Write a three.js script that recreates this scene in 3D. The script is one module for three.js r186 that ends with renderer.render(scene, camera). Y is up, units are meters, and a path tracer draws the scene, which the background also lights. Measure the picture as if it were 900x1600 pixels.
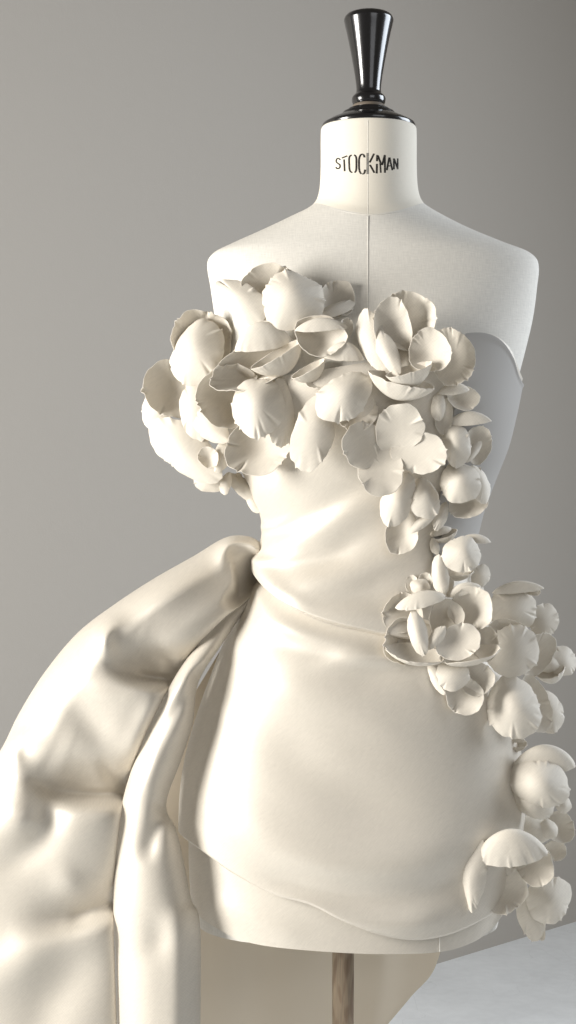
import * as THREE from 'three';
import { RectAreaLightUniformsLib } from 'three/addons/lights/RectAreaLightUniformsLib.js';
import { ImprovedNoise } from 'three/addons/math/ImprovedNoise.js';
import { mergeGeometries } from 'three/addons/utils/BufferGeometryUtils.js';

// ---------------------------------------------------------------- camera, light, exposure
const S = 0.00076;          // metres per unit: one unit is one photograph pixel at the dress stand's axis
const D = 2400;             // camera distance in units
const YC = 1.27;            // camera height in metres
const scene = new THREE.Scene();
const camera = new THREE.PerspectiveCamera(2 * Math.atan(800 / D) * 180 / Math.PI, 576 / 1024, 0.05, 60);
camera.position.set(0, YC, D * S);
camera.lookAt(0, YC, 0);
const renderer = new THREE.WebGLRenderer({ antialias: true });
renderer.toneMapping = THREE.LinearToneMapping;
renderer.toneMappingExposure = 1.17;
renderer.shadowMap.enabled = true;
RectAreaLightUniformsLib.init();
scene.background = new THREE.Color().setRGB(0.115, 0.104, 0.088);

function areaLight(name, color, intensity, w, h, from, to) {
  const l = new THREE.RectAreaLight(new THREE.Color().setRGB(...color), intensity, w, h);
  l.name = name; l.position.set(...from); l.lookAt(...to); scene.add(l); return l;
}
// a tall window to the left of the camera, and a cooler one on the far right
areaLight('key_light', [1.0, 0.97, 0.92], 36, 0.65, 1.1, [-1.95, YC + 0.22, 0.98], [0.05, YC - 0.05, 0.05]);
areaLight('side_light', [0.84, 0.91, 1.0], 8, 1.4, 1.6, [2.4, YC + 0.9, -0.35], [0.1, YC - 0.1, -0.2]);

areaLight('added_front_fill', [0.94, 0.96, 1.0], 1.3, 1.2, 1.2, [1.0, YC + 0.7, 2.3], [0.15, YC - 0.2, 0]);  // weak fill added on the camera side to brighten the flowers; not a window

// ---------------------------------------------------------------- helpers
let seed = 12345;
const rnd = () => { seed = (seed * 1664525 + 1013904223) >>> 0; return seed / 4294967296; };
const reseed = (n) => { seed = (n * 2654435761) >>> 0; rnd(); rnd(); };
const noise = new ImprovedNoise();
const clamp = (x, a, b) => Math.min(b, Math.max(a, x));
const sstep = (a, b, x) => { const t = clamp((x - a) / (b - a), 0, 1); return t * t * (3 - 2 * t); };
const lerp = (a, b, t) => a + (b - a) * t;

// point at depth z (units, towards the camera) that stands at photograph position (px, py)
const P = (px, py, z) => { const k = (D - z) / D; return new THREE.Vector3((px - 450) * k * S, YC + (800 - py) * k * S, z * S); };
const U = (x, y, z) => new THREE.Vector3((x - 450) * S, YC + (800 - y) * S, z * S);   // plain units, no perspective
const toPx = (v) => { const k = D / (D - v.z / S); return [450 + v.x / S * k, 800 - (v.y - YC) / S * k]; };

// piecewise cubic through rows [t, a, b, c ...]
function table(rows) {
  return (t) => {
    const n = rows.length; let i = 0;
    while (i < n - 2 && t > rows[i + 1][0]) i++;
    const r0 = rows[Math.max(0, i - 1)], r1 = rows[i], r2 = rows[i + 1], r3 = rows[Math.min(n - 1, i + 2)];
    const h = r2[0] - r1[0], u = clamp((t - r1[0]) / h, 0, 1), u2 = u * u, u3 = u2 * u, out = [];
    for (let k = 1; k < r1.length; k++) {
      const m1 = i > 0 ? (r2[k] - r0[k]) / (r2[0] - r0[0]) * h : r2[k] - r1[k];
      const m2 = i < n - 2 ? (r3[k] - r1[k]) / (r3[0] - r1[0]) * h : r2[k] - r1[k];
      out.push((2 * u3 - 3 * u2 + 1) * r1[k] + (u3 - 2 * u2 + u) * m1 + (-2 * u3 + 3 * u2) * r2[k] + (u3 - u2) * m2);
    }
    return out;
  };
}
// curve through points, evaluated at 0..1 by point number
function path(pts) {
  const f = table(pts.map((p, i) => [i / (pts.length - 1), ...p]));
  return f;
}
// a fold: polyline in photograph units with height a and widths above (w1) and below (w2)
function makeFold(knots, a, w1, w2 = w1, fadeIn = 0.15, fadeOut = 0.15) {
  const curve = path(knots), pts = []; for (let i = 0; i <= 28; i++) pts.push(curve(i / 28));
  if (w1 === w2) {   // even on both sides: a smooth sum along the line
    let len = 0; for (let i = 0; i < 28; i++) len += Math.hypot(pts[i + 1][0] - pts[i][0], pts[i + 1][1] - pts[i][1]);
    const k = pts.map((p, i) => a * (fadeIn > 0 ? sstep(0, fadeIn, i / 28) : 1) * (fadeOut > 0 ? sstep(0, fadeOut, 1 - i / 28) : 1) * (len / 28) / (w1 * 1.7725));
    return (x, y) => { let s = 0; for (let i = 0; i < pts.length; i++) { const q = ((x - pts[i][0]) ** 2 + (y - pts[i][1]) ** 2) / (w1 * w1); if (q < 9) s += k[i] * Math.exp(-q); } return s; };
  }
  const seg = []; let total = 0;
  for (let i = 0; i < pts.length - 1; i++) { const l = Math.hypot(pts[i + 1][0] - pts[i][0], pts[i + 1][1] - pts[i][1]); seg.push([total, l]); total += l; }
  return (x, y) => {
    let best = 1e9, side = 1, along = 0;
    for (let i = 0; i < seg.length; i++) {
      const [ax, ay] = pts[i], dx = pts[i + 1][0] - ax, dy = pts[i + 1][1] - ay, l2 = dx * dx + dy * dy;
      const t = clamp(((x - ax) * dx + (y - ay) * dy) / l2, 0, 1);
      const ex = x - ax - dx * t, ey = y - ay - dy * t, d = Math.hypot(ex, ey);
      if (d < best) { best = d; side = dx * ey - dy * ex > 0 ? 1 : -1; along = (seg[i][0] + seg[i][1] * t) / total; }
    }
    // (side > 0 is below the line when it runs left to right)
    const w = side > 0 ? w2 : w1, q = best / w;
    if (q > 3.2) return 0;
    const f = Math.min(fadeIn > 0 ? sstep(0, fadeIn, along) : 1, fadeOut > 0 ? sstep(0, fadeOut, 1 - along) : 1);
    return a * Math.exp(-q * q) * f;
  };
}
const sum = (folds) => (x, y) => { let s = 0; for (const f of folds) s += f(x, y); return s; };

function gridGeometry(nu, nv, at, closeU = false, uvOf = null) {
  const pos = [], uv = [], idx = [];
  for (let j = 0; j <= nv; j++) for (let i = 0; i <= nu; i++) {
    const p = at(i / nu, j / nv); pos.push(p.x, p.y, p.z);
    const w = uvOf ? uvOf(i / nu, j / nv, p) : [p.x, p.y]; uv.push(w[0], w[1]);
  }
  for (let j = 0; j < nv; j++) for (let i = 0; i < nu; i++) {
    const a = j * (nu + 1) + i, b = a + 1, c = a + nu + 1, d = c + 1;
    idx.push(a, c, b, b, c, d);
  }
  const g = new THREE.BufferGeometry();
  g.setAttribute('position', new THREE.Float32BufferAttribute(pos, 3));
  g.setAttribute('uv', new THREE.Float32BufferAttribute(uv, 2));
  g.setIndex(idx); g.computeVertexNormals();
  if (closeU) {
    const n = g.attributes.normal;
    for (let j = 0; j <= nv; j++) {
      const a = j * (nu + 1), b = a + nu, x = n.getX(a) + n.getX(b), y = n.getY(a) + n.getY(b), z = n.getZ(a) + n.getZ(b), l = Math.hypot(x, y, z) || 1;
      n.setXYZ(a, x / l, y / l, z / l); n.setXYZ(b, x / l, y / l, z / l);
    }
  }
  return g;
}
// cloth with thickness: the sheet, its inside and a rim
function thicken(g, nu, nv, t) {
  const p = g.attributes.position, n = g.attributes.normal, uv = g.attributes.uv, N = p.count;
  const pos = [...p.array], u2 = [...uv.array], nor = [...n.array], idx = [...g.index.array];
  for (let i = 0; i < N; i++) { pos.push(p.getX(i) - n.getX(i) * t, p.getY(i) - n.getY(i) * t, p.getZ(i) - n.getZ(i) * t); u2.push(uv.getX(i), uv.getY(i)); nor.push(-n.getX(i), -n.getY(i), -n.getZ(i)); }
  const src = g.index.array; for (let i = 0; i < src.length; i += 3) idx.push(src[i] + N, src[i + 2] + N, src[i + 1] + N);
  return { pos, u2, nor, idx, N };
}

function obj(name, geometry, material, parent, kind) {
  if (parent && parent.position) geometry.translate(-parent.userData.ox || 0, 0, -parent.userData.oz || 0);
  const m = new THREE.Mesh(geometry, material); m.name = name; m.castShadow = m.receiveShadow = true;
  (parent || scene).add(m); if (kind) m.userData.kind = kind; return m;
}

// ---------------------------------------------------------------- materials
function dataTexture(w, h, fn, srgb = false) {
  const d = new Uint8Array(w * h * 4);
  for (let y = 0; y < h; y++) for (let x = 0; x < w; x++) { const c = fn(x, y); const i = (y * w + x) * 4; d[i] = c[0]; d[i + 1] = c[1]; d[i + 2] = c[2]; d[i + 3] = 255; }
  const t = new THREE.DataTexture(d, w, h); t.wrapS = t.wrapT = THREE.RepeatWrapping; t.magFilter = THREE.LinearFilter; t.minFilter = THREE.LinearMipmapLinearFilter; t.generateMipmaps = true;
  if (srgb) t.colorSpace = THREE.SRGBColorSpace; t.needsUpdate = true; return t;
}
reseed(7);
const twill = dataTexture(256, 256, (x, y) => {   // diagonal satin weave, 64 threads across
  const v = 128 + 50 * Math.sin((x + y) / 256 * Math.PI * 2 * 48) + 26 * Math.sin((x - y) / 256 * Math.PI * 2 * 16) + 60 * (rnd() - 0.5);
  return [v, v, v];
});
twill.repeat.set(1 / 0.06, 1 / 0.06);
const linen = dataTexture(512, 512, (x, y) => {
  const v = 128 + 34 * Math.sin(x / 512 * Math.PI * 2 * 110) + 34 * Math.sin(y / 512 * Math.PI * 2 * 110) + 90 * (rnd() - 0.5);
  return [v, v, v];
});
linen.repeat.set(1 / 0.12, 1 / 0.12);
reseed(31);
const raw = new Float32Array(512 * 512); for (let i = 0; i < raw.length; i++) raw[i] = rnd() - 0.5;
const weave = dataTexture(512, 512, (x, y) => {   // slubs along the diagonal
  let v = 0; for (let k = 0; k < 7; k++) v += raw[((y + k) & 511) * 512 + ((x + k) & 511)];
  v = Math.min(253, 239 + v * 4.2 + 4 * raw[y * 512 + x] + 2 * Math.sin((x + y) / 512 * Math.PI * 2 * 60)); return [v, v, v];
}, true);
weave.repeat.set(1 / 0.2, 1 / 0.2);
const satin = new THREE.MeshPhysicalMaterial({ name: 'ivory_satin', map: weave, roughness: 0.46, metalness: 0.15, specularIntensity: 1, ior: 1.6, sheen: 0.25, sheenRoughness: 0.45, bumpMap: twill, bumpScale: 0.00016, side: THREE.DoubleSide });
satin.color.setRGB(0.75, 0.695, 0.605); satin.sheenColor = new THREE.Color().setRGB(1, 0.96, 0.9);
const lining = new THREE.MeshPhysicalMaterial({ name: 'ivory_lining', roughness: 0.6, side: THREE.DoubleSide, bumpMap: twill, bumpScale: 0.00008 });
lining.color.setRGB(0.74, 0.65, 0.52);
const petalM = new THREE.MeshPhysicalMaterial({ name: 'ivory_petal', map: weave, roughness: 0.75, transmission: 0.2, thickness: 0, sheen: 0.3, sheenRoughness: 0.5, specularIntensity: 0.8, side: THREE.DoubleSide, bumpMap: twill, bumpScale: 0.00005 });
petalM.color.setRGB(0.92, 0.862, 0.76);
reseed(11);
const linenColor = dataTexture(512, 512, (x, y) => { const v = 217 + 7 * noise.noise(x / 40, y / 5, 1) + 7 * noise.noise(x / 5, y / 40, 2) + 9 * (rnd() - 0.5) - (rnd() < 0.0006 ? 50 : 0); return [v, v * 0.985, v * 0.95]; }, true);
linenColor.repeat.set(1 / 0.12, 1 / 0.12);
const canvasM = new THREE.MeshStandardMaterial({ name: 'linen_canvas', map: linenColor, roughness: 0.9, bumpMap: linen, bumpScale: 0.00018 });
canvasM.color.setRGB(1, 1, 1);
const seamM = new THREE.MeshStandardMaterial({ name: 'seam_thread', roughness: 0.9 }); seamM.color.setRGB(0.68, 0.66, 0.61);
const lacquer = new THREE.MeshPhysicalMaterial({ name: 'black_lacquer', roughness: 0.22, clearcoat: 0.8, clearcoatRoughness: 0.12 }); lacquer.color.setRGB(0.006, 0.006, 0.007);
const bareWood = new THREE.MeshStandardMaterial({ name: 'bare_wood', roughness: 0.8 }); bareWood.color.setRGB(0.16, 0.13, 0.1);

// ---------------------------------------------------------------- the setting
const plaster = dataTexture(512, 512, (x, y) => {
  let v = 0; for (const [f, a] of [[4, 26], [9, 18], [24, 14], [60, 12]]) v += a * noise.noise(x / 512 * f, y / 512 * f, f);
  v = 128 + v + 26 * (rnd() - 0.5); return [v, v, v];
});
plaster.repeat.set(1 / 0.8, 1 / 0.8);
const wallM = new THREE.MeshStandardMaterial({ name: 'grey_plaster', roughness: 0.85, bumpMap: plaster, bumpScale: 0.0012 }); wallM.color.setRGB(0.415, 0.385, 0.345);
const floorTex = dataTexture(1024, 1024, (x, y) => {
  let v = 0; for (const [f, a] of [[3, 10], [8, 10], [22, 8], [70, 7]]) v += a * noise.noise(x / 1024 * f, y / 1024 * f, f + 3);
  const crack = Math.abs(noise.noise(x / 1024 * 5, y / 1024 * 5, 9) + 0.35 * noise.noise(x / 1024 * 19, y / 1024 * 19, 2));
  v = 232 + 0.6 * v + 6 * (rnd() - 0.5) - (crack < 0.004 ? 9 : 0); return [v * 0.985, v * 0.995, v];
}, true);
floorTex.repeat.set(1 / 1.6, 1 / 1.6);
const floorM = new THREE.MeshStandardMaterial({ name: 'pale_concrete', roughness: 0.7, map: floorTex });
{
  const g = new THREE.BoxGeometry(12, 0.1, 12); g.translate(0, -0.05, 0);
  const uv = g.attributes.uv, p = g.attributes.position; for (let i = 0; i < uv.count; i++) uv.setXY(i, p.getX(i), p.getZ(i));
  obj('floor', g, floorM, null, 'structure');
}
// the wall runs obliquely behind the stand: its foot passes behind (660, 1510) and (900, 1440)
const footAt = (px, py) => { const d = YC / ((py - 800) / D); return new THREE.Vector3((px - 450) / D * d, 0, D * S - d); };
const f1 = footAt(660, 1513), f2 = footAt(900, 1440);
{
  const dir = f2.clone().sub(f1).normalize(), a = f1.clone().addScaledVector(dir, -3.3), b = f2.clone().addScaledVector(dir, 4.0), L = a.distanceTo(b);
  const g = new THREE.BoxGeometry(L, 4.2, 0.12), uv = g.attributes.uv, p = g.attributes.position;
  for (let i = 0; i < uv.count; i++) uv.setXY(i, p.getX(i), p.getY(i));
  const w = obj('wall', g, wallM, null, 'structure');
  const nrm = new THREE.Vector3(-dir.z, 0, dir.x);
  w.position.copy(a).add(b).multiplyScalar(0.5).addScaledVector(nrm, -0.06); w.position.y = 2.1;
  w.rotation.y = Math.atan2(-dir.z, dir.x);
}

// ---------------------------------------------------------------- the dress form
const AX = 576;   // axis of the neck and handle
const form = new THREE.Group(); form.name = 'dress_form'; scene.add(form);
form.userData = { label: 'tailor\'s dress form with stamped canvas neck and black turned handle, wearing the ivory gown', category: 'mannequin', ox: (AX - 450) * S };
form.position.set((AX - 450) * S, 0, 0);
const body = table([   // py, left, right, depth to the front, depth to the back
  [314, 496, 656, 70, 72], [326, 482, 672, 78, 78], [340, 452, 698, 86, 84], [360, 408, 740, 94, 92], [383, 356, 796, 100, 100], [396, 331, 829, 103, 104], [412, 321, 843, 106, 106],
  [450, 326, 841, 116, 112], [500, 333, 834, 132, 115], [550, 338, 822, 152, 115], [600, 343, 809, 162, 110], [650, 350, 799, 160, 105], [700, 364, 787, 147, 100],
  [750, 388, 768, 132, 95], [800, 411, 750, 121, 90], [850, 418, 740, 116, 90], [900, 410, 746, 121, 95], [950, 386, 760, 131, 105], [1000, 358, 774, 139, 115],
  [1100, 322, 794, 150, 130], [1200, 301, 803, 155, 135], [1300, 295, 801, 155, 135], [1400, 301, 787, 150, 130], [1500, 318, 765, 145, 126]]);
// point on the body: angle th (0 = right, 90 deg = front), height py, offset outwards
function onBody(th, py, off) {
  const ex = lerp(1.62, 2.25, sstep(338, 430, py));   // the front is hollow beside the neck
  const [l, r, df, db] = body(py), c = Math.cos(th), s = Math.sin(th), cx = (l + r) / 2, w = (r - l) / 2 + off, d = (s > 0 ? df : db) + off;
  const q = Math.pow(Math.pow(Math.abs(c), ex) + Math.pow(Math.abs(s), ex), -1 / ex);
  return U(cx + w * q * c, py, d * q * s);
}
function bodyZ(px, py) {   // depth of the body's front at a photograph position
  let z = 100;
  for (let k = 0; k < 6; k++) {
    const f = (D - z) / D, x = 450 + (px - 450) * f, y = 800 + (py - 800) * f, [l, r, df] = body(y);
    const q = clamp(Math.abs(x - (l + r) / 2) / ((r - l) / 2), 0, 0.98);
    z = df * Math.pow(1 - Math.pow(q, 2.25), 1 / 2.25);
  }
  return z;
}
// the collar sits on an oval line, lower in front; the shoulders start from it
const NB = 87, neckY = (a) => { const c = Math.cos(a); return 322 + (c > 0 ? 30 * c * c : -6 * c * c); };
obj('torso', gridGeometry(192, 190, (u, v) => {
  const th = -u * Math.PI * 2 - Math.PI / 2; if (v > 0.25) return onBody(th, lerp(412, 1440, (v - 0.25) / 0.75), -3);
  const w = v / 0.25, pol = (p) => Math.atan2(p.x / S + 450 - AX, p.z / S), q = onBody(th, 345, -3), a = pol(q), y = lerp(neckY(a) - 2, 412, w), p = onBody(th, y, -3);
  const s = onBody(th, neckY(a) - 2, -3), k = (1 - sstep(0, 0.8, w)); p.x += ((AX - 450) * S + Math.sin(a) * NB * S - s.x) * k; p.z += (Math.cos(a) * NB * S - s.z) * k; return p;
}, true), canvasM, form);
{ // neck: slightly flared canvas collar with the maker's stamp
  const cv = document.createElement('canvas'); cv.width = 2048; cv.height = 1024; const c = cv.getContext('2d');
  c.fillStyle = '#dcd6c9'; c.fillRect(0, 0, 2048, 1024);
  reseed(21);
  for (let i = 0; i < 9000; i++) { const v = Math.floor(205 + rnd() * 22); c.fillStyle = `rgba(${v},${v - 4},${v - 16},0.35)`; c.fillRect(rnd() * 2048, rnd() * 1024, 2 + rnd() * 30, 2); c.fillRect(rnd() * 2048, rnd() * 1024, 2, 2 + rnd() * 20); }
  for (let i = 0; i < 40; i++) { c.fillStyle = 'rgba(120,110,95,0.35)'; c.fillRect(rnd() * 2048, rnd() * 1024, 3, 3); }
  // canvas x: the whole turn; the front (angle 90 deg) at x = 1024; canvas y: py 196 .. 342
  const R = 75;
  const X = (px) => 1024 + Math.asin(clamp((450 + (px - 450) * 0.97 - AX) / R, -1, 1)) / (2 * Math.PI) * 2048, Y = (py) => (py - 196) / 146 * 1024;
  c.strokeStyle = '#17140f'; c.lineCap = 'butt'; c.lineJoin = 'miter';
  const line = (w, ...p) => { c.lineWidth = w; c.beginPath(); p.forEach(([x, y], i) => i ? c.lineTo(X(x), Y(y)) : c.moveTo(X(x), Y(y))); c.stroke(); };
  const W = 14;
  // S
  c.lineWidth = W; c.beginPath(); c.moveTo(X(532), Y(250)); c.bezierCurveTo(X(530), Y(246), X(526), Y(247), X(526), Y(251.5)); c.bezierCurveTo(X(526), Y(256), X(532), Y(255), X(532), Y(259.5)); c.bezierCurveTo(X(532), Y(264), X(527), Y(265), X(525.5), Y(261)); c.stroke();
  // T
  line(W, [534.5, 247], [543, 243.5]); line(W, [538, 249], [539, 267.5]);
  // O in two halves
  c.lineWidth = W; c.beginPath(); c.moveTo(X(550), Y(242.5)); c.bezierCurveTo(X(544.5), Y(243), X(545.5), Y(250), X(546), Y(258)); c.bezierCurveTo(X(546), Y(266), X(547), Y(269), X(551), Y(269.5)); c.stroke();
  c.beginPath(); c.moveTo(X(553), Y(242.2)); c.bezierCurveTo(X(558), Y(243), X(557), Y(250), X(557), Y(256)); c.bezierCurveTo(X(557), Y(264), X(557.5), Y(268), X(554), Y(269.5)); c.stroke();
  // C in two halves
  c.beginPath(); c.moveTo(X(569.5), Y(246)); c.bezierCurveTo(X(569), Y(240.5), X(565), Y(239.5), X(563), Y(243)); c.bezierCurveTo(X(560.5), Y(247), X(561), Y(252), X(561), Y(257)); c.bezierCurveTo(X(561), Y(266), X(562), Y(270), X(565), Y(271.5)); c.stroke();
  c.beginPath(); c.moveTo(X(566), Y(271.8)); c.bezierCurveTo(X(569), Y(272), X(570), Y(270), X(570.5), Y(265)); c.stroke();
  // K
  line(W + 1, [574.5, 239], [574.5, 272]); line(W, [584.5, 240], [577.5, 254]); line(W, [578, 257.5], [585, 270]);
  // M
  line(W, [589.5, 242], [589, 252]); line(W, [589, 256], [588.5, 271]); line(W, [590.5, 243], [596, 258]); line(W, [601.5, 242], [597, 258]); line(W, [601.5, 243], [601.5, 270]); line(W - 2, [594, 254], [595, 270]);
  // A
  line(W, [608.5, 246], [604.5, 266]); line(W, [609, 246], [613.5, 266]); line(W - 3, [606.5, 259.5], [611, 259]);
  // N
  line(W, [616, 247.5], [616, 264.5]); line(W, [616.5, 248], [622, 264]); line(W, [622.3, 247.5], [622, 264.5]);
  for (let i = 0; i < 900; i++) { c.fillStyle = 'rgba(214,207,193,0.5)'; c.fillRect(X(520) + rnd() * (X(628) - X(520)), Y(236) + rnd() * (Y(276) - Y(236)), 2 + rnd() * 5, 1 + rnd() * 4); }
  const t = new THREE.CanvasTexture(cv); t.colorSpace = THREE.SRGBColorSpace; t.magFilter = THREE.LinearFilter;
  const neckM = new THREE.MeshStandardMaterial({ name: 'stamped_canvas', map: t, roughness: 0.85 });
  // the collar ends where the shoulders reach a radius of 87 units
  const bys = []; for (let i = 0; i <= 128; i++) bys.push(neckY((i / 128 - 0.5) * Math.PI * 2));
  const prof = table([[0, 72], [0.03, 74.5], [0.5, 75], [0.75, 76.5], [0.9, 80.8], [1, 88.6]]);
  const ring = (i, v) => {   // i 64 is the front
    const a = (i / 128 - 0.5) * Math.PI * 2, [r] = prof(v), sq = lerp(0.97, 1, v);
    return U(AX + Math.sin(a) * r, lerp(199, bys[i] + 1, v), Math.cos(a) * r * sq);
  };
  const g = gridGeometry(128, 60, (u, v) => ring(Math.round(u * 128), v), true, (u, v, p) => [u, 1 - (toPx(p)[1] - 196) / 146]);
  obj('neck', g, neckM, form);
  // centre seams
  const pts = []; for (let i = 0; i <= 20; i++) { const p = ring(64, i / 20); p.x = (575 - 450) * S * (D - p.z / S) / D; p.z -= 0.2 * S; pts.push(p); }
  obj('seam', new THREE.TubeGeometry(new THREE.CatmullRomCurve3(pts), 60, 0.4 * S, 6), seamM, form);
  const cp = []; for (let i = 0; i <= 30; i++) { const y = lerp(337, 600, i / 30), z = bodyZ(575, y); cp.push(P(575, y, z - 2.8)); }
  obj('seam', new THREE.TubeGeometry(new THREE.CatmullRomCurve3(cp), 90, 0.45 * S, 6), seamM, form);
  const bp = []; for (let i = 0; i < 64; i++) bp.push(ring(i * 2, 0.995));
  obj('seam', new THREE.TubeGeometry(new THREE.CatmullRomCurve3(bp, true), 120, 0.6 * S, 6, true), seamM, form);
}
const lathe = (rows, seg = 96) => { const g = new THREE.LatheGeometry(rows.map(([r, y]) => new THREE.Vector2(Math.max(r, 0.0001) * S, (800 - y) * S + YC)), seg); g.translate((AX - 450) * S, 0, 0); return g; };
const smoothRows = (rows, n) => { const f = path(rows), o = []; for (let i = 0; i <= n; i++) o.push(f(i / n)); return o; };
obj('neck_cap', lathe([[0, 203], [71, 203], [72.8, 201.5], [73, 197.5], [72, 195], [60, 188], [46, 181.5], [42, 180.5], [41, 179], [41, 177], [40, 176], [34, 175.6], [33, 174.5], [33, 172], [32, 171], [0, 171]]), lacquer, form);
obj('knob_base', lathe(smoothRows([[0, 172.5], [22, 172.5], [25.5, 170], [25.5, 166], [20, 163], [0, 163]], 30)), bareWood, form);
obj('handle', lathe([...smoothRows([[0, 166.5], [20, 166.5], [25.6, 161], [26.3, 154], [24, 150], [20.2, 146], [19.2, 140], [20.5, 126], [24, 104], [29, 77], [34, 53], [38.2, 35], [38.6, 31]], 60), ...smoothRows([[38.4, 30], [37, 27], [33, 23.5], [22, 20.5], [10, 19.2], [0, 19]], 20)]), lacquer, form);
{ // worn wooden stem under the form
  const tx = dataTexture(128, 512, (x, y) => {
    const n1 = noise.noise(x / 128 * 14, y / 512 * 5, 1), n2 = noise.noise(x / 128 * 5, y / 512 * 9, 4), n3 = noise.noise(x / 128 * 40, y / 512 * 8, 7);
    const worn = 0.6 * sstep(-0.1, 0.4, n2 + 0.3 * n1), v = 1 + 0.08 * n1 + 0.13 * n3;
    return [lerp(146, 112, worn) * v, lerp(130, 92, worn) * v, lerp(110, 74, worn) * v];
  }, true);
  const m = new THREE.MeshStandardMaterial({ name: 'worn_wood', map: tx, roughness: 0.75 });
  const g = new THREE.CylinderGeometry(17 * S, 17 * S, U(0, 1440, 0).y - 0.03, 40, 1); g.translate((536 - 450) * S, (U(0, 1440, 0).y - 0.03) / 2 + 0.03, 0);
  const uv = g.attributes.uv; for (let i = 0; i < uv.count; i++) uv.setXY(i, uv.getX(i) * 2, uv.getY(i) * 3);
  obj('stem', g, m, form);
  const b = new THREE.LatheGeometry([[0.0001, 0.05], [0.03, 0.05], [0.05, 0.035], [0.2, 0.02], [0.21, 0.008], [0.2, 0], [0.0001, 0]].reverse().map(([r, y]) => new THREE.Vector2(r, y)), 64); b.translate((536 - 450) * S, 0, 0);
  obj('stand_base', b, lacquer, form);
}

// ---------------------------------------------------------------- the gown
const gown = new THREE.Group(); gown.name = 'gown'; scene.add(gown);
gown.userData = { label: 'short strapless ivory satin gown with cascading sculpted petal flowers and a gathered side train', category: 'dress', ox: (AX - 450) * S };
gown.position.set((AX - 450) * S, 0, 0);

const topEdge = table([[250, 610], [340, 600], [420, 590], [520, 575], [600, 560], [690, 532], [735, 521], [770, 525], [795, 547], [812, 590], [830, 620]]);
const wrapEdge = table([[380, 862], [405, 872], [412, 893], [425, 917], [450, 942], [490, 964], [530, 978], [570, 988], [610, 998], [680, 1008], [760, 1012], [840, 1012]]);
const bodiceFolds = sum([
  makeFold([[396, 800], [440, 760], [500, 722], [580, 690]], 6, 30, 30, 0.2, 0.4),
  makeFold([[412, 838], [480, 812], [550, 768], [640, 720]], -5, 20, 20, 0.15, 0.4),
  makeFold([[412, 862], [470, 842], [540, 806], [620, 770]], 6, 22, 22, 0.15, 0.4),
  makeFold([[440, 890], [510, 872], [560, 842], [640, 800]], -5, 20, 20, 0.25, 0.4),
  makeFold([[450, 912], [520, 905], [590, 882], [680, 840]], 5, 20, 20, 0.2, 0.4),
  makeFold([[470, 945], [540, 940], [620, 915]], -4, 20, 20, 0.3, 0.3),
  makeFold([[418, 862], [428, 892], [455, 922], [500, 950]], 5, 11, 11, 0.2, 0.3),
  makeFold([[412, 824], [430, 822], [470, 800]], 3, 7, 7, 0.2, 0.4),
  makeFold([[414, 872], [440, 876], [490, 862]], 3, 7, 7, 0.2, 0.4),
]);
function loft(nu, nv, rowAt, offAt, folds) {   // rowAt(px, v) -> py
  return gridGeometry(nu, nv, (u, v) => {
    const th = -u * Math.PI * 2 - Math.PI / 2;
    let py = rowAt(toPx(onBody(th, 800, 0))[0], v), p = onBody(th, py, 0), px = 0, y0 = py;
    for (let k = 0; k < 14; k++) {   // the rows are drawn on the photograph: undo the perspective
      px = toPx(p)[0]; const want = Math.sin(th) > -0.2 ? rowAt(px, v) : rowAt(px, v);
      py = lerp(py, 800 + (want - 800) * (D - Math.max(p.z / S, -40)) / D, k < 4 ? 1 : 0.5); p = onBody(th, py, 0); y0 = want;
    }
    const front = sstep(-0.1, 0.25, Math.sin(th));
    return onBody(th, py, offAt(px, y0, v) + front * folds(px, y0));
  }, true);
}
obj('bodice', loft(420, 260, (px, v) => lerp(topEdge(px)[0], wrapEdge(px)[0], v), (px, py, v) => {
  const e = wrapEdge(px)[0] - py; return 4 + 13 * sstep(110, 16, e) * sstep(700, 470, px) + 3 * sstep(60, 16, e) - 17 * Math.pow(sstep(9, 0, e), 2);
}, bodiceFolds), satin, gown);

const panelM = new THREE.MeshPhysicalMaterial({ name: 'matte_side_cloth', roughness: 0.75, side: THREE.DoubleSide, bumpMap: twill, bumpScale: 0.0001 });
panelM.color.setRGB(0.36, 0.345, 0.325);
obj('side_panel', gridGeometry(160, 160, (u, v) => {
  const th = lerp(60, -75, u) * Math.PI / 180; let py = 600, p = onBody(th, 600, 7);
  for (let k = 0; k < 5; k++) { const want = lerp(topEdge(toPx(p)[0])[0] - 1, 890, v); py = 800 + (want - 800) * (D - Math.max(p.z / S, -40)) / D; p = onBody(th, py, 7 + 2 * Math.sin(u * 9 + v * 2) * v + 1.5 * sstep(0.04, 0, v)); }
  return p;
}), panelM, gown);

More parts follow.
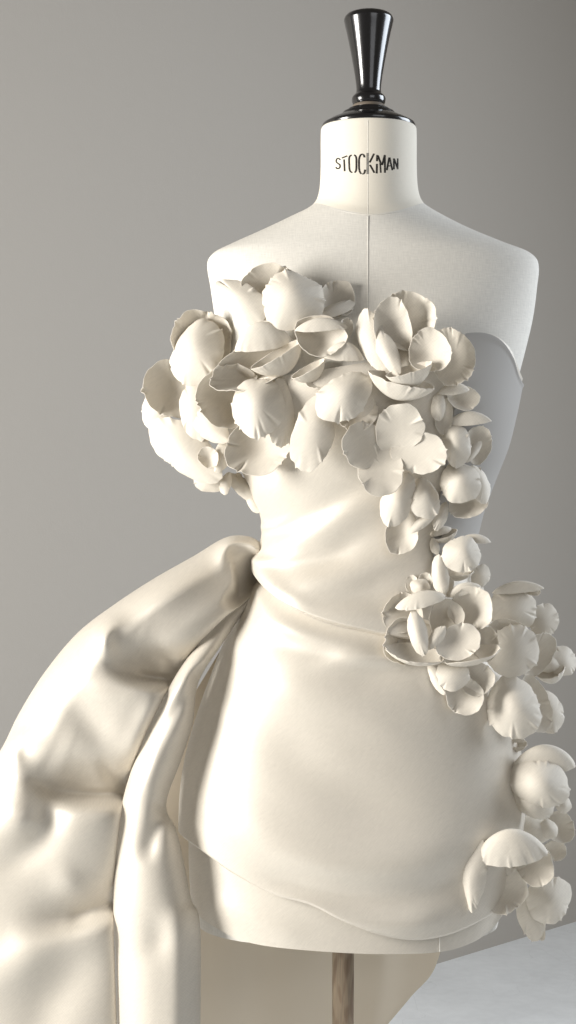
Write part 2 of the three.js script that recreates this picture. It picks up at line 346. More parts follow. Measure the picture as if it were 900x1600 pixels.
const upperHem = table([[250, 1290], [291, 1300], [303, 1310], [340, 1337], [370, 1360], [430, 1393], [490, 1410], [540, 1436], [590, 1456], [640, 1465], [690, 1458], [740, 1436], [775, 1410], [800, 1372], [830, 1340]]);
const lowerHem = table([[260, 1400], [300, 1415], [318, 1434], [345, 1452], [370, 1465], [400, 1474], [440, 1480], [520, 1487], [600, 1490], [690, 1486], [740, 1470], [770, 1446], [790, 1420], [830, 1390]]);
const skirtFolds = sum([
  makeFold([[420, 960], [480, 992], [550, 1012], [640, 1020]], 6, 18, 18, 0.2, 0.3),
  makeFold([[400, 1000], [480, 1008], [560, 1030]], -6, 22, 22, 0.3, 0.3),
  makeFold([[480, 1040], [560, 1028], [650, 1030]], 5, 13, 13, 0.4, 0.2),
  makeFold([[520, 1062], [640, 1050], [720, 1080]], -5, 22, 22, 0.3, 0.3),
  makeFold([[400, 1060], [460, 1075], [560, 1110], [680, 1190]], 6, 36, 36, 0.3, 0.3),
  makeFold([[420, 1130], [470, 1190], [560, 1250], [660, 1270]], -8, 44, 44, 0.3, 0.3),
  makeFold([[340, 1200], [400, 1290], [500, 1345], [620, 1350], [760, 1290]], 8, 40, 40, 0.3, 0.2),
  makeFold([[380, 1330], [460, 1375], [560, 1395], [680, 1385], [770, 1330]], -8, 26, 26, 0.3, 0.2),
  makeFold([[400, 1390], [500, 1418], [600, 1440], [700, 1430]], 7, 20, 20, 0.3, 0.2),
]);
const skirt = obj('skirt', loft(420, 300, (px, v) => lerp(wrapEdge(px)[0] - 14, upperHem(px)[0], v), (px, py, v) => {
  const e = py - wrapEdge(px)[0], h = upperHem(px)[0] - py;
  return -2 + 9 * sstep(-2, 46, e) + 9 * sstep(300, 60, h) - 3 * sstep(4, 0, h);
}, skirtFolds), satin, gown);
obj('under_skirt', loft(420, 120, (px, v) => lerp(upperHem(px)[0] - 60, lowerHem(px)[0], v), (px, py, v) => -2 + 5 * v, sum([
  makeFold([[330, 1400], [400, 1440], [480, 1470]], 3, 20, 20),
])), satin, gown);
{ // side seam of the underskirt
  const pts = []; for (let i = 0; i <= 8; i++) { const y = lerp(1450, 1487, i / 8); pts.push(P(687, y, bodyZ(687, y) + 5.5)); }
  obj('seam', new THREE.TubeGeometry(new THREE.CatmullRomCurve3(pts), 20, 0.7 * S, 6), seamM, gown);
}

// --- the train: two billowing panels and the shaded sheet behind
function sheet(leftPts, rightPts, nu, nv, zAt, folds) {
  const L = path(leftPts), R = path(rightPts);
  const W = nu + 1, at = (s, t) => { const a = L(t), b = R(t); return [lerp(a[0], b[0], s), lerp(a[1], b[1], s)]; };
  let z = new Float64Array(W * (nv + 1)); for (let j = 0; j <= nv; j++) for (let i = 0; i <= nu; i++) z[j * W + i] = folds(...at(i / nu, j / nv));
  for (let pass = 0; pass < 3; pass++) {   // ease the meeting of the folds
    const o = z.slice(); for (let j = 0; j <= nv; j++) for (let i = 0; i <= nu; i++) {
      let s = 0, n = 0; for (let dj = -1; dj <= 1; dj++) for (let di = -2; di <= 2; di++) { const a = i + di, b = j + dj; if (a >= 0 && b >= 0 && a <= nu && b <= nv) { s += z[b * W + a]; n++; } } o[j * W + i] = s / n;
    } z = o;
  }
  return gridGeometry(nu, nv, (s, t) => P(...at(s, t), zAt(s, t) + z[Math.round(t * nv) * W + Math.round(s * nu)]));
}
const round = (q) => 1 - Math.sqrt(Math.max(0, 1 - clamp(q, 0, 1) ** 2));
const innerLine = [[417, 884], [413, 905], [400, 926], [378, 945], [348, 968], [312, 1005], [282, 1045], [256, 1090], [231, 1140], [209, 1195], [194, 1245], [182, 1340], [178, 1430], [184, 1640]];
const trainFolds = sum([
  makeFold([[352, 925], [372, 934], [402, 908]], -52, 36, 12, 0.4, 0.0),
  makeFold([[412, 872], [398, 852], [374, 845], [354, 848], [345, 868], [349, 896]], 24, 11, 11, 0.1, 0.4),
  makeFold([[205, 945], [265, 920], [325, 872]], 12, 32, 32, 0.3, 0.3),
  makeFold([[150, 1022], [190, 1044], [230, 1057], [300, 1066]], -54, 52, 13, 0.65, 0.0),
  makeFold([[205, 966], [176, 973], [161, 990], [163, 1012], [178, 1034]], 20, 15, 15, 0.3, 0.3),
  makeFold([[110, 1060], [180, 1083], [270, 1088]], 14, 32, 32, 0.3, 0.1),
  makeFold([[10, 1190], [60, 1222], [115, 1241], [225, 1241]], -56, 52, 14, 0.65, 0.0),
  makeFold([[70, 1148], [34, 1150], [14, 1166], [20, 1190], [40, 1212]], 22, 16, 16, 0.3, 0.3),
  makeFold([[105, 1090], [150, 1140], [185, 1195]], -9, 26, 26, 0.3, 0.2),
  makeFold([[250, 1085], [225, 1130], [200, 1190]], 8, 16, 16, 0.3, 0.2),
  makeFold([[-20, 1235], [60, 1296], [200, 1276]], 18, 46, 46, 0.2, 0.0),
  makeFold([[20, 1466], [70, 1450], [118, 1436], [210, 1402]], -32, 46, 14, 0.6, 0.0),
  makeFold([[30, 1490], [100, 1470], [180, 1450]], 10, 30, 30, 0.3, 0.0),
  makeFold([[50, 1640], [90, 1545], [150, 1490]], -12, 40, 40, 0.1, 0.3),
  makeFold([[50, 1225], [78, 1270], [60, 1320], [-10, 1360]], -12, 24, 24, 0.2, 0.2),
  makeFold([[-60, 1300], [10, 1290], [60, 1250]], 14, 30, 30, 0.2, 0.3),
  makeFold([[-60, 1560], [20, 1510], [70, 1470]], 14, 34, 34, 0.2, 0.3),
  makeFold([[90, 1345], [112, 1390], [150, 1400]], 8, 22, 22, 0.3, 0.3),
  makeFold([[205, 1052], [240, 1059], [300, 1066]], -12, 5, 5, 0.5, 0.0),
  makeFold([[110, 1241], [160, 1242], [225, 1240]], -13, 5, 5, 0.6, 0.0),
  makeFold([[100, 1442], [140, 1428], [210, 1402]], -13, 5, 5, 0.5, 0.0),
  makeFold([[240, 1010], [262, 1032], [285, 1052]], -6, 9, 9, 0.4, 0.1),
  makeFold([[150, 1180], [175, 1212], [200, 1232]], -7, 10, 10, 0.4, 0.1),
]);
obj('train', sheet(
  [[414, 852], [388, 838], [352, 840], [302, 869], [242, 903], [182, 942], [122, 988], [70, 1050], [30, 1114], [2, 1170], [-46, 1245], [-110, 1340], [-160, 1450], [-200, 1640]],
  innerLine, 200, 320,
  (s, t) => lerp(30, 130, sstep(0, 0.5, t)) - lerp(50, 130, sstep(0.02, 0.3, t)) * round(1 - s / lerp(0.45, 0.3, t)) - lerp(8, 26, sstep(0.15, 0.4, t)) * round((s - 0.7) / 0.3) * (0.9 + 0.1 * t), trainFolds), satin, gown);
obj('train_fold', sheet(
  [[396, 930], [372, 948], [346, 969], [311, 1005], [281, 1045], [255, 1090], [230, 1140], [208, 1195], [193, 1245], [183, 1300], [179, 1360], [177, 1425], [181, 1500], [184, 1640]],
  [[400, 932], [384, 952], [366, 978], [342, 1014], [319, 1048], [307, 1078], [301, 1130], [284, 1185], [260, 1256], [276, 1298], [288, 1350], [299, 1405], [313, 1450], [313, 1640]], 120, 320,
  (s, t) => lerp(26, 135, sstep(0, 0.4, t)) + lerp(6, 55, sstep(0, 0.5, t)) * (Math.sqrt(Math.max(0, 1 - (2 * s - 1) ** 2)) - 1) + 10 * sstep(0.5, 0.9, t), sum([
    makeFold([[318, 1048], [300, 1072], [262, 1130], [240, 1200]], -8, 12, 12, 0.05, 0.4),
    makeFold([[262, 1256], [240, 1300], [225, 1360]], -10, 14, 16, 0.05, 0.4),
    makeFold([[280, 1100], [245, 1180], [215, 1260]], 6, 14, 14, 0.3, 0.3),
    makeFold([[230, 1420], [250, 1470], [215, 1500]], -6, 22, 22, 0.3, 0.3),
    makeFold([[270, 1400], [278, 1500], [276, 1640]], 5, 18, 18, 0.3, 0.0),
  ])), satin, gown);
obj('train_lining', sheet(
  [[388, 945], [330, 1040], [262, 1160], [236, 1270], [262, 1400], [280, 1506], [283, 1560], [284, 1640]],
  [[470, 945], [520, 1040], [590, 1160], [650, 1270], [698, 1400], [682, 1506], [640, 1560], [572, 1640]], 120, 120,
  (s, t) => lerp(-60, -150, sstep(0, 0.4, t)) + 30 * Math.cos(s * 3.1) * t, sum([makeFold([[600, 1420], [596, 1530], [580, 1640]], 10, 24, 24, 0.2, 0), makeFold([[410, 1420], [404, 1530], [400, 1640]], -10, 40, 40, 0.2, 0)])), lining, gown);

// --- the flowers: shells of stiffened silk, cupped towards (-) or away from (+) the viewer
let petalSeed = 100;
/* base and tip on the photograph, half width w, depth dz over the flower's own, facing (nx right, ny up), cup: height of the bulge.
   o: egg (wider at the tip), bend (sides lifted), curl (tip lifted), pinch (number of pinched darts), deep (roundness) */
function petal(flower, B, T, w, dz, n, cup, o = {}) {
  reseed(petalSeed++);
  const { egg = 0.16, bend = 0, curl = 0, pinch = 5, wave = 1, deep = 0.6, dartC = 0, dartR = 2.2 } = o, zf = flower.userData.z;
  const nz = Math.sqrt(Math.max(0.12, 1 - n[0] * n[0] - n[1] * n[1])), N = new THREE.Vector3(n[0], n[1], nz).normalize();
  const ax = (T[0] - B[0]) / 2, ay = -(T[1] - B[1]) / 2, A = new THREE.Vector3(ax, ay, -(ax * N.x + ay * N.y) / N.z);
  const Wn = new THREE.Vector3().crossVectors(N, A).normalize();
  const proj = Math.max(0.45, Math.hypot(Wn.x, Wn.y)); const W = Wn.multiplyScalar(w / proj);
  const cx = (B[0] + T[0]) / 2, cy = (B[1] + T[1]) / 2, zc = zf + dz + (cup < 0 && !o.side ? -0.6 * cup : 0);
  const NS = 120, NR = 14, TH = 0.65;
  if (cup < 0 && !o.side && !o.flat) cup *= 1.7; else if (!o.side) cup *= 1.2;
  const skew = o.side ? 0 : (rnd() - 0.5) * 0.3, point = o.side ? 0 : 0.02 + 0.09 * rnd(), count = Math.max(1, Math.round(pinch * (pinch > 5 ? 1 : 0.5 + 0.7 * rnd())));
  const darts = []; for (let i = 0; i < count; i++) {
    const a = dartC + ((i + 0.5 + (rnd() - 0.5) * 1.5) / count - 0.5) * 2 * dartR; darts.push([a, 0.045 + 0.04 * rnd(), (rnd() < 0.6 ? -1 : 1) * (0.035 + 0.2 * rnd() * rnd() + 0.02 * rnd()), 0.35 + 0.42 * rnd(), 0.035 + 0.07 * rnd()]);
  }
  const ph = [rnd() * 6.3, rnd() * 6.3, rnd() * 6.3], R0 = Math.min(w, Math.hypot(ax, ay));
  const k0 = Math.sqrt(1 - 0.86), front = [];
  const local = (rho, th) => {
    let r = 1 + wave * rho ** 4 * (0.022 * Math.sin(2 * th + ph[0]) + 0.02 * Math.sin(5 * th + ph[1]) + 0.011 * Math.sin(11 * th + ph[2]) + 0.006 * Math.sin(19 * th + ph[0])), h = 0;
    for (const [a, wd, amp, start, spike] of darts) {
      let d = th - a; d = Math.atan2(Math.sin(d), Math.cos(d)); const e = Math.exp(-((d / wd) ** 2)), e2 = Math.exp(-((d / (wd * 0.45)) ** 2)), e3 = Math.exp(-((d / (wd * 3.2)) ** 2));
      const ramp = sstep(start, 1, rho); h += amp * R0 * e * ramp; r += (spike * e2 * 1.0 - 0.028 * e3) * sstep(0.8, 1, rho);
    }
    r += point * Math.exp(-(((th > Math.PI ? th - 2 * Math.PI : th) / 0.4) ** 2)) * rho ** 4;
    const u = Math.cos(th) * rho * r, v = Math.sin(th) * rho * r * (1 + egg * Math.cos(th)) + skew * (u * u - 0.4 * rho * rho);
    h += cup * (deep * (Math.sqrt(1 - 0.86 * rho * rho) - k0) / (1 - k0) + (1 - deep) * (0.5 + 0.5 * Math.cos(Math.PI * Math.min(1, rho * 0.97))));
    h += bend * v * v + curl * Math.max(0, u) ** 2 + wave * R0 * (0.055 * rho ** 3 * Math.sin(3 * th + ph[1]) + 0.03 * rho ** 5 * Math.sin(7 * th + ph[2]));
    return [u, v, h];
  };
  const pos = [], uv = [], idx = [];
  const put = (x, y, z) => { const p = P(cx, cy, zc), k = S * (D - zc) / D; pos.push(p.x + x * k, p.y + y * k, p.z + z * k); };
  const ring = [];
  for (let i = 0; i <= NR; i++) { const rho = Math.pow(i / NR, 0.85); for (let j = 0; j < (i ? NS : 1); j++) { const [u, v, h] = local(rho, j / NS * Math.PI * 2); front.push([u * A.x + v * W.x + h * N.x, u * A.y + v * W.y + h * N.y, u * A.z + v * W.z + h * N.z]); ring.push([u, v]); } }
  for (const f of front) put(...f);
  const at = (i, j) => i === 0 ? 0 : 1 + (i - 1) * NS + ((j + NS) % NS);
  const tri = []; for (let j = 0; j < NS; j++) { tri.push(0, at(1, j), at(1, j + 1)); for (let i = 1; i < NR; i++) tri.push(at(i, j), at(i + 1, j), at(i + 1, j + 1), at(i, j), at(i + 1, j + 1), at(i, j + 1)); }
  const F = new THREE.BufferGeometry(); F.setAttribute('position', new THREE.Float32BufferAttribute(pos, 3)); F.setIndex(tri); F.computeVertexNormals();
  const nn = F.attributes.normal, M = front.length, nor = [...nn.array], P0 = pos.slice(), t = TH * S;
  for (let i = 0; i < M; i++) { pos.push(P0[3 * i] - nn.getX(i) * t * 2, P0[3 * i + 1] - nn.getY(i) * t * 2, P0[3 * i + 2] - nn.getZ(i) * t * 2); nor.push(-nn.getX(i), -nn.getY(i), -nn.getZ(i)); }
  for (let i = 0; i < tri.length; i += 3) idx.push(tri[i], tri[i + 1], tri[i + 2], tri[i] + M, tri[i + 2] + M, tri[i + 1] + M);
  // rounded rim
  const C = new THREE.Vector3(P0[0], P0[1], P0[2]), base = pos.length / 3, v1 = new THREE.Vector3(), v2 = new THREE.Vector3();
  for (let j = 0; j < NS; j++) {
    const a = at(NR, j), b = at(NR - 1, j); v1.set(P0[3 * a] - P0[3 * b], P0[3 * a + 1] - P0[3 * b + 1], P0[3 * a + 2] - P0[3 * b + 2]).normalize();
    v2.set(nn.getX(a), nn.getY(a), nn.getZ(a));
    const m = [P0[3 * a] - v2.x * t + v1.x * t, P0[3 * a + 1] - v2.y * t + v1.y * t, P0[3 * a + 2] - v2.z * t + v1.z * t]; pos.push(...m); nor.push(v1.x, v1.y, v1.z);
  }
  for (let j = 0; j < NS; j++) { const a = at(NR, j), b = at(NR, j + 1), c = base + j, d = base + (j + 1) % NS; idx.push(a, c, b, b, c, d, c, a + M, d, d, a + M, b + M); }
  const k = S; for (let i = 0; i < pos.length / 3; i++) { uv.push(pos[3 * i] + petalSeed * 0.013, pos[3 * i + 1]); }
  const g = new THREE.BufferGeometry(); g.setAttribute('position', new THREE.Float32BufferAttribute(pos, 3)); g.setAttribute('normal', new THREE.Float32BufferAttribute(nor, 3)); g.setAttribute('uv', new THREE.Float32BufferAttribute(uv, 2)); g.setIndex(idx);
  g.translate(-gown.position.x, 0, 0);
  const m = new THREE.Mesh(g, petalM); m.name = 'petal'; m.castShadow = m.receiveShadow = true; flower.add(m); return m;
}
// a cupped shell seen from the side: rim from L to R, half opening w, belly below (-) or above (+) the rim
function shell(f, L, R, w, dz, belly, o = {}) {
  const dx = R[0] - L[0], dy = R[1] - L[1], l = Math.hypot(dx, dy), nx = dy / l * 0.88, ny = dx / l * 0.88;
  return petal(f, L, R, w, dz, [nx, ny], belly, { side: 1, egg: 0, deep: 0.85, dartC: -Math.PI / 2, dartR: 1.2, pinch: 4, ...o });
}
// a flower: its knotted heart is the part, the petals are pieces of it
function flower(cx, cy, lift, label, z) {
  const zf = (z ?? bodyZ(cx, cy)) + lift, g = new THREE.SphereGeometry(7 * S, 20, 12); g.scale(1, 0.9, 0.8); const p = P(cx, cy, zf - 8); g.translate(p.x, p.y, p.z);
  const m = obj('flower', g, petalM, gown); m.userData.z = zf; if (label) m.userData.label = label; return m;
}
{ // A: topmost, at the left of the neckline
  const f = flower(450, 500, 4, 'cream flower standing highest on the chest');
  petal(f, [432, 500], [415, 415], 46, 2, [0, -0.1], -14);
  petal(f, [500, 492], [546, 446], 29, 6, [0.25, 0.2], -8);
  petal(f, [494, 496], [552, 472], 11, 16, [0.1, 0.55], 5, { pinch: 3 });
  petal(f, [412, 504], [342, 434], 27, 12, [-0.3, 0.35], 10, { pinch: 6, egg: -0.2 });
  petal(f, [462, 516], [450, 425], 53, 26, [-0.05, 0.3], 27, { pinch: 9, egg: -0.05 });
}
{ // D: upper left
  const f = flower(320, 545, 10, null, 60);
  petal(f, [320, 582], [311, 486], 47, 0, [0.1, 0], -20, { pinch: 7 });
  petal(f, [322, 498], [298, 600], 43, 16, [-0.3, 0.25], 24, { pinch: 7 });
}
{ // B: behind the big one
  const f = flower(420, 560, 6);
  petal(f, [412, 600], [385, 543], 76, 8, [0, 0.35], -22, { pinch: 6, egg: 0 });
  shell(f, [365, 547], [458, 533], 9, 16, 40, { pinch: 2 });
  shell(f, [393, 576], [470, 531], 7, 34, -36, { pinch: 5 });
}
{ // C: middle of the neckline
  const f = flower(505, 550, 2);
  petal(f, [540, 530], [543, 497], 10, 0, [0.3, 0], -4, { pinch: 2 });
  petal(f, [480, 602], [534, 580], 14, 4, [0, 0.3], -5, { pinch: 3 });
  petal(f, [510, 590], [560, 590], 20, -4, [0, 0.2], -5, { pinch: 3 });
  shell(f, [457, 590], [506, 562], 6, 14, -22, { pinch: 3 });
  shell(f, [505, 557], [569, 561], 6, 16, 27, { pinch: 3 });
  petal(f, [489, 555], [512, 496], 40, 20, [0, 0.2], -14, { pinch: 4 });
  shell(f, [461, 516], [543, 511], 5, 26, 18, { pinch: 3 });
}
{ // E: far left
  const f = flower(290, 660, 16, 'cream flower hanging furthest left below the arm', 30);
  petal(f, [268, 650], [224, 628], 30, -36, [-0.3, 0], 8, { pinch: 5 });
  petal(f, [292, 650], [246, 570], 40, -2, [0.3, 0.1], -12, { pinch: 5 });
  petal(f, [330, 735], [322, 768], 24, -8, [-0.1, -0.3], 6, { pinch: 3 });
  petal(f, [357, 738], [349, 772], 9, -4, [-0.2, 0], 4, { pinch: 2 });
  petal(f, [345, 748], [238, 662], 36, 8, [-0.35, -0.1], 20, { pinch: 6 });
  petal(f, [306, 690], [268, 668], 26, 4, [0.3, 0.3], -8, { pinch: 3 });
  petal(f, [308, 695], [304, 596], 26, 20, [-0.2, 0.1], 8, { pinch: 8 });
  petal(f, [356, 690], [302, 644], 21, 34, [-0.3, 0], 8, { pinch: 5 });
  petal(f, [338, 738], [358, 688], 15, 26, [0.1, 0.1], 8, { pinch: 3 });
  petal(f, [334, 730], [318, 701], 15, 38, [0, 0.2], -5, { pinch: 3 });
}
{ // F: the large one in front
  const f = flower(398, 640, 10, 'largest open cream flower at the left of the bust');
  petal(f, [380, 662], [338, 580], 52, 6, [0.3, -0.15], -22, { pinch: 8 });
  petal(f, [395, 655], [408, 739], 50, 10, [0, 0.15], -12, { pinch: 5 });
  petal(f, [440, 592], [438, 699], 25, 26, [0.4, 0], 15, { pinch: 5, egg: 0 });
  petal(f, [408, 589], [399, 684], 42, 38, [-0.15, 0.2], 25, { pinch: 7, egg: -0.05 });
}
{ // underarm scraps of the same silk
  const f = flower(372, 745, 0, null, 20);
  petal(f, [356, 740], [403, 782], 13, 0, [0, 0.2], 6, { pinch: 2 });
  petal(f, [384, 768], [404, 801], 8, 4, [-0.2, 0], 3, { pinch: 3 });
}
{ // G: the long drooping petals
  const f = flower(530, 620, 4, 'cream flower with one long drooping petal');
  petal(f, [545, 610], [567, 669], 33, 2, [0.1, 0.1], -8, { pinch: 5 });
  petal(f, [505, 615], [474, 734], 33, 10, [-0.05, 0.15], 9, { pinch: 4, egg: 0.12 });
  petal(f, [578, 590], [500, 647], 35, 24, [-0.1, 0.25], 19, { pinch: 6 });
}
{ // H: the large cup on the right of the bust
  const f = flower(640, 565, 14, 'deep open cream cup flower at the right of the bust');
  petal(f, [638, 548], [632, 458], 48, 0, [0, 0], -18, { pinch: 8 });
  petal(f, [674, 566], [740, 550], 45, 4, [-0.1, 0.1], -14, { pinch: 6, egg: -0.05 });
  petal(f, [602, 584], [568, 488], 22, 6, [-0.35, 0], 10, { pinch: 5 });
  petal(f, [624, 578], [609, 467], 29, 10, [0.1, -0.05], -9, { pinch: 2 });
  petal(f, [650, 574], [690, 524], 34, 30, [-0.2, 0.1], -9, { pinch: 3 });
  petal(f, [623, 588], [589, 516], 15, 24, [-0.35, 0.15], 7, { pinch: 4 });
  shell(f, [577, 580], [679, 606], 9, 26, -34, { pinch: 5 });
  shell(f, [605, 588], [674, 566], 7, 40, -30, { pinch: 4 });
}
{ // I: small, below the cup
  const f = flower(695, 620, 4);
  petal(f, [699, 622], [690, 677], 13, 0, [0, 0], -4, { pinch: 3 });
  petal(f, [698, 618], [748, 625], 18, 4, [0.1, 0.1], -5, { pinch: 2 });
  petal(f, [686, 611], [684, 657], 11, 14, [-0.2, 0], 6, { pinch: 2 });
  shell(f, [684, 614], [733, 608], 6, 16, 14, { pinch: 1 });
}
{ // J: flat and wide open
  const f = flower(606, 702, 16, 'flat wide open cream flower with four rounded petals');
  petal(f, [604, 708], [641, 638], 36, 11, [-0.05, -0.42], -3, { pinch: 4, egg: 0.2, flat: 1 });
  petal(f, [612, 698], [535, 694], 35, 9, [0.42, 0], -3, { pinch: 5, egg: 0.15, flat: 1 });
  petal(f, [604, 692], [588, 773], 34, 10, [0.05, 0.38], -3, { pinch: 5, egg: 0.15, flat: 1 });
  petal(f, [612, 701], [695, 714], 32, 8, [-0.22, 0.1], -3, { pinch: 5, egg: 0.15, flat: 1 });
}
{ // K
  const f = flower(725, 695, 8, null, 132);
  petal(f, [742, 726], [752, 667], 21, 0, [0.2, 0], -6, { pinch: 5 });
  petal(f, [728, 722], [751, 691], 7, 10, [0.2, 0], 3, { pinch: 2 });
  shell(f, [697, 663], [767, 657], 5, 6, 19, { pinch: 3 });
  petal(f, [710, 661], [715, 728], 23, 14, [-0.2, 0.15], 14, { pinch: 5, egg: 0 });
}
{ // L
  const f = flower(725, 765, 8, null, 122);
  petal(f, [726, 765], [734, 807], 31, 0, [0, 0.2], -8, { pinch: 4 });
  petal(f, [738, 726], [757, 785], 17, 8, [0.5, 0.2], 10, { pinch: 3 });
  petal(f, [730, 724], [707, 785], 32, 16, [-0.1, 0.3], 18, { pinch: 5, egg: -0.05 });
}
{ // M
  const f = flower(655, 790, 16);
  petal(f, [636, 796], [620, 864], 25, 2, [0, 0.1], -7, { pinch: 5 });
  petal(f, [698, 785], [681, 827], 10, 6, [0.2, 0.1], 5, { pinch: 3 });
  petal(f, [680, 804], [640, 830], 8, 14, [-0.1, 0.2], 4, { pinch: 2 });
  petal(f, [655, 748], [670, 808], 25, 16, [0.1, 0.25], 14, { pinch: 5 });
  petal(f, [640, 740], [605, 820], 24, 18, [-0.15, 0.1], 13, { pinch: 3 });
}
{ // N
  const f = flower(705, 865, 8, null, 108);
  shell(f, [672, 836], [705, 826], 5, -6, 9, { pinch: 1 });
  shell(f, [675, 841], [713, 828], 5, 0, -14, { pinch: 2 });
  petal(f, [676, 840], [682, 866], 7, 4, [-0.3, 0], 4, { pinch: 2 });
  shell(f, [722, 840], [767, 846], 5, 4, 9, { pinch: 2 });
  shell(f, [688, 893], [739, 893], 6, 2, -15, { pinch: 2 });
  petal(f, [705, 904], [693, 930], 9, 12, [0.1, 0], -3, { pinch: 2 });
  petal(f, [684, 867], [691, 929], 13, 20, [-0.35, 0], 8, { pinch: 4 });
  petal(f, [734, 839], [710, 891], 30, 22, [0, 0.3], 16, { pinch: 5 });
}
{ // T: upper right of the hip
  const f = flower(800, 945, 4, null, 60);
  petal(f, [744, 918], [757, 884], 15, 6, [0.1, 0.4], 5, { pinch: 3 });
  petal(f, [824, 962], [873, 976], 26, -4, [0.2, 0.1], 6, { pinch: 5 });
  petal(f, [764, 960], [838, 944], 37, 8, [0.1, 0.15], 10, { pinch: 6, egg: 0 });
  petal(f, [812, 918], [844, 926], 7, 8, [0, -0.2], -3, { pinch: 2 });
  shell(f, [769, 926], [849, 919], 4, 16, 17, { pinch: 4 });
}
{ // O: the large open one at the waist
  const f = flower(690, 985, 12, 'largest open cream flower on the right hip, full of inner petals', 122);
  petal(f, [644, 928], [643, 900], 9, -10, [-0.2, 0.3], -3, { pinch: 2 });
  petal(f, [668, 918], [663, 896], 10, -10, [0, 0.3], -3, { pinch: 2 });
  petal(f, [653, 930], [660, 906], 16, -4, [0, 0.3], 8, { pinch: 1 });
  shell(f, [698, 932], [752, 916], 5, -2, 15, { pinch: 2 });
  petal(f, [660, 968], [602, 952], 32, 0, [0.2, 0.1], -9, { pinch: 5 });
  petal(f, [690, 990], [602, 1012], 36, 2, [0.25, 0.1], -12, { pinch: 4 });
  petal(f, [735, 1008], [778, 1004], 26, 6, [-0.2, 0.1], -8, { pinch: 4 });
  petal(f, [704, 968], [764, 936], 33, 8, [-0.2, 0], -11, { pinch: 4 });
  petal(f, [690, 998], [704, 939], 27, 10, [0, 0], -8, { pinch: 2 });
  shell(f, [618, 950], [698, 931], 8, 24, 18, { pinch: 3 });
  shell(f, [603, 1012], [696, 1028], 12, 22, -18, { pinch: 5 });
  shell(f, [688, 1030], [780, 1012], 10, 24, -19, { pinch: 4 });
  petal(f, [684, 1018], [746, 990], 27, 28, [0, 0.25], -5, { pinch: 4 });
  petal(f, [667, 1014], [695, 980], 10, 32, [0, 0.1], 5, { pinch: 3 });
  petal(f, [645, 956], [661, 1022], 15, 34, [-0.2, 0.1], 9, { pinch: 3, egg: 0 });
}
{ // Q: below it
  const f = flower(715, 1060, 16);
  petal(f, [728, 1040], [760, 1080], 27, 0, [-0.1, 0.1], -6, { pinch: 4 });
  petal(f, [716, 1056], [734, 1114], 29, 4, [0, 0.1], -6, { pinch: 5 });
  petal(f, [671, 1038], [692, 1082], 9, 12, [-0.5, 0], 5, { pinch: 4 });
  petal(f, [700, 1030], [712, 1077], 27, 16, [0, 0.2], 7, { pinch: 3 });
}
{ // S: rightmost
  const f = flower(865, 1040, 0, null, 15);
  petal(f, [855, 1032], [901, 1034], 23, 0, [0.3, 0.35], 7, { pinch: 5 });
  petal(f, [846, 1046], [874, 1030], 12, 8, [0, 0.4], 6, { pinch: 3 });
  shell(f, [840, 1056], [881, 1040], 8, 10, -22, { pinch: 2 });
}
{ // R: the two broad petals on the hip
  const f = flower(810, 1050, 12, 'pair of broad domed cream petals on the right hip', 75);
  petal(f, [852, 1078], [869, 1140], 19, -16, [0.3, 0.2], 7, { pinch: 5 });
  petal(f, [838, 1112], [866, 1143], 13, -12, [0.1, 0], 4, { pinch: 3 });
  petal(f, [822, 1056], [858, 994], 24, -6, [0.2, 0], -7, { pinch: 5 });
  petal(f, [790, 1010], [794, 968], 30, 0, [0, 0], -8, { pinch: 3 });
  petal(f, [822, 1056], [848, 1142], 26, 4, [0.3, 0], -8, { pinch: 5 });
  petal(f, [780, 1054], [824, 980], 38, 16, [0, 0.25], 13, { pinch: 8, egg: 0 });
  petal(f, [792, 1056], [812, 1152], 42, 24, [-0.1, 0.15], 23, { pinch: 9 });
}
{ // U: small bud
  const f = flower(790, 1155, 6, null, 55);
  shell(f, [790, 1158], [823, 1162], 6, 0, -15, { pinch: 2 });
  petal(f, [788, 1150], [820, 1157], 6, 6, [0, 0.3], 3, { pinch: 2 });
  petal(f, [778, 1139], [788, 1180], 10, 12, [-0.3, 0.1], 6, { pinch: 1 });
}
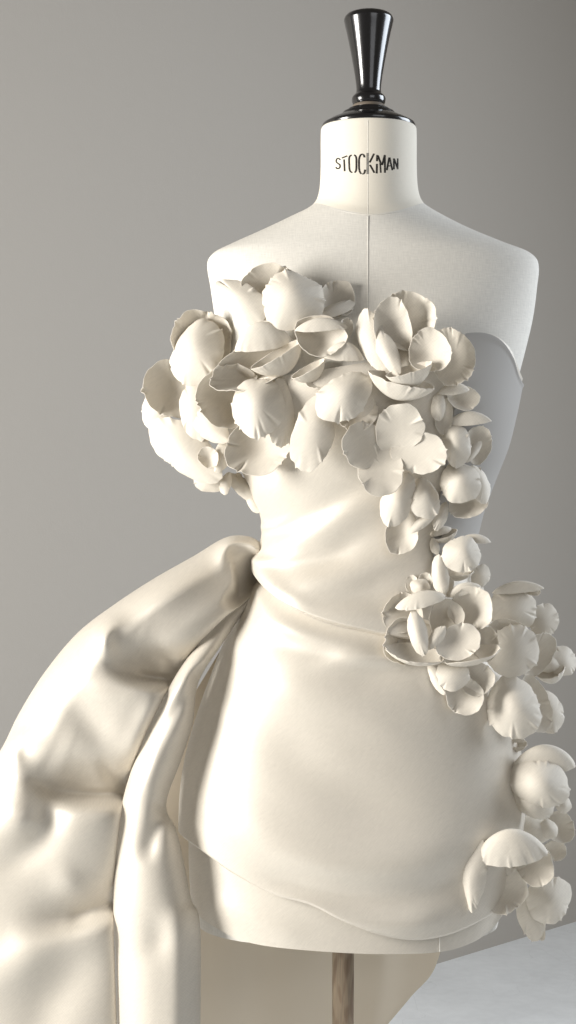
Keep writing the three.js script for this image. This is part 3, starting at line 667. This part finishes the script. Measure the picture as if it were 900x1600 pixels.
{ // X: behind the lower ones
  const f = flower(840, 1300, 0, null, 28);
  petal(f, [852, 1322], [883, 1336], 15, -6, [0.1, 0], -5, { pinch: 3 });
  petal(f, [854, 1302], [894, 1284], 25, -2, [0.1, 0.1], -7, { pinch: 4 });
  petal(f, [826, 1274], [836, 1318], 35, 8, [0, 0.4], 12, { pinch: 3 });
  petal(f, [848, 1282], [867, 1308], 13, 16, [0.1, 0.2], 6, { pinch: 3 });
}
{ // V: closed globe
  const f = flower(840, 1215, 6, 'closed globe of cream petals at the right edge of the skirt', 62);
  petal(f, [868, 1254], [892, 1262], 13, -10, [0.3, 0], 5, { pinch: 2 });
  petal(f, [798, 1222], [862, 1274], 27, 8, [-0.25, -0.35], 20, { pinch: 3, egg: 0 });
  shell(f, [796, 1205], [901, 1194], 9, 6, 44, { pinch: 3 });
  petal(f, [798, 1208], [888, 1238], 39, 23, [-0.1, 0.1], 27, { pinch: 6, egg: -0.02 });
}
{ // Y: lowest
  const f = flower(835, 1400, 4, 'lowest cream flower, hanging past the hem', 45);
  petal(f, [834, 1428], [848, 1469], 8, -2, [0.2, 0], -3, { pinch: 2 });
  petal(f, [816, 1384], [838, 1467], 20, 4, [-0.3, 0], 10, { pinch: 4 });
  petal(f, [828, 1384], [884, 1426], 37, 14, [0.1, 0.25], 17, { pinch: 7 });
}
{ // W: hanging bell over the hem
  const f = flower(790, 1335, 0, 'cream bell flower hanging open over the hem', 100);
  petal(f, [785, 1330], [787, 1369], 30, -8, [0, -0.1], -8, { pinch: 3 });
  petal(f, [782, 1350], [791, 1425], 35, 0, [0, 0.15], -8, { pinch: 4 });
  petal(f, [836, 1318], [838, 1382], 28, 8, [-0.2, 0.1], -9, { pinch: 4 });
  petal(f, [750, 1345], [753, 1386], 11, 4, [0.2, 0], -4, { pinch: 2 });
  petal(f, [741, 1308], [735, 1420], 23, 30, [-0.4, 0.1], 14, { pinch: 4, egg: -0.3 });
  shell(f, [741, 1342], [854, 1330], 13, 26, 50, { pinch: 7, dartR: 1.4 });
}
renderer.render(scene, camera);
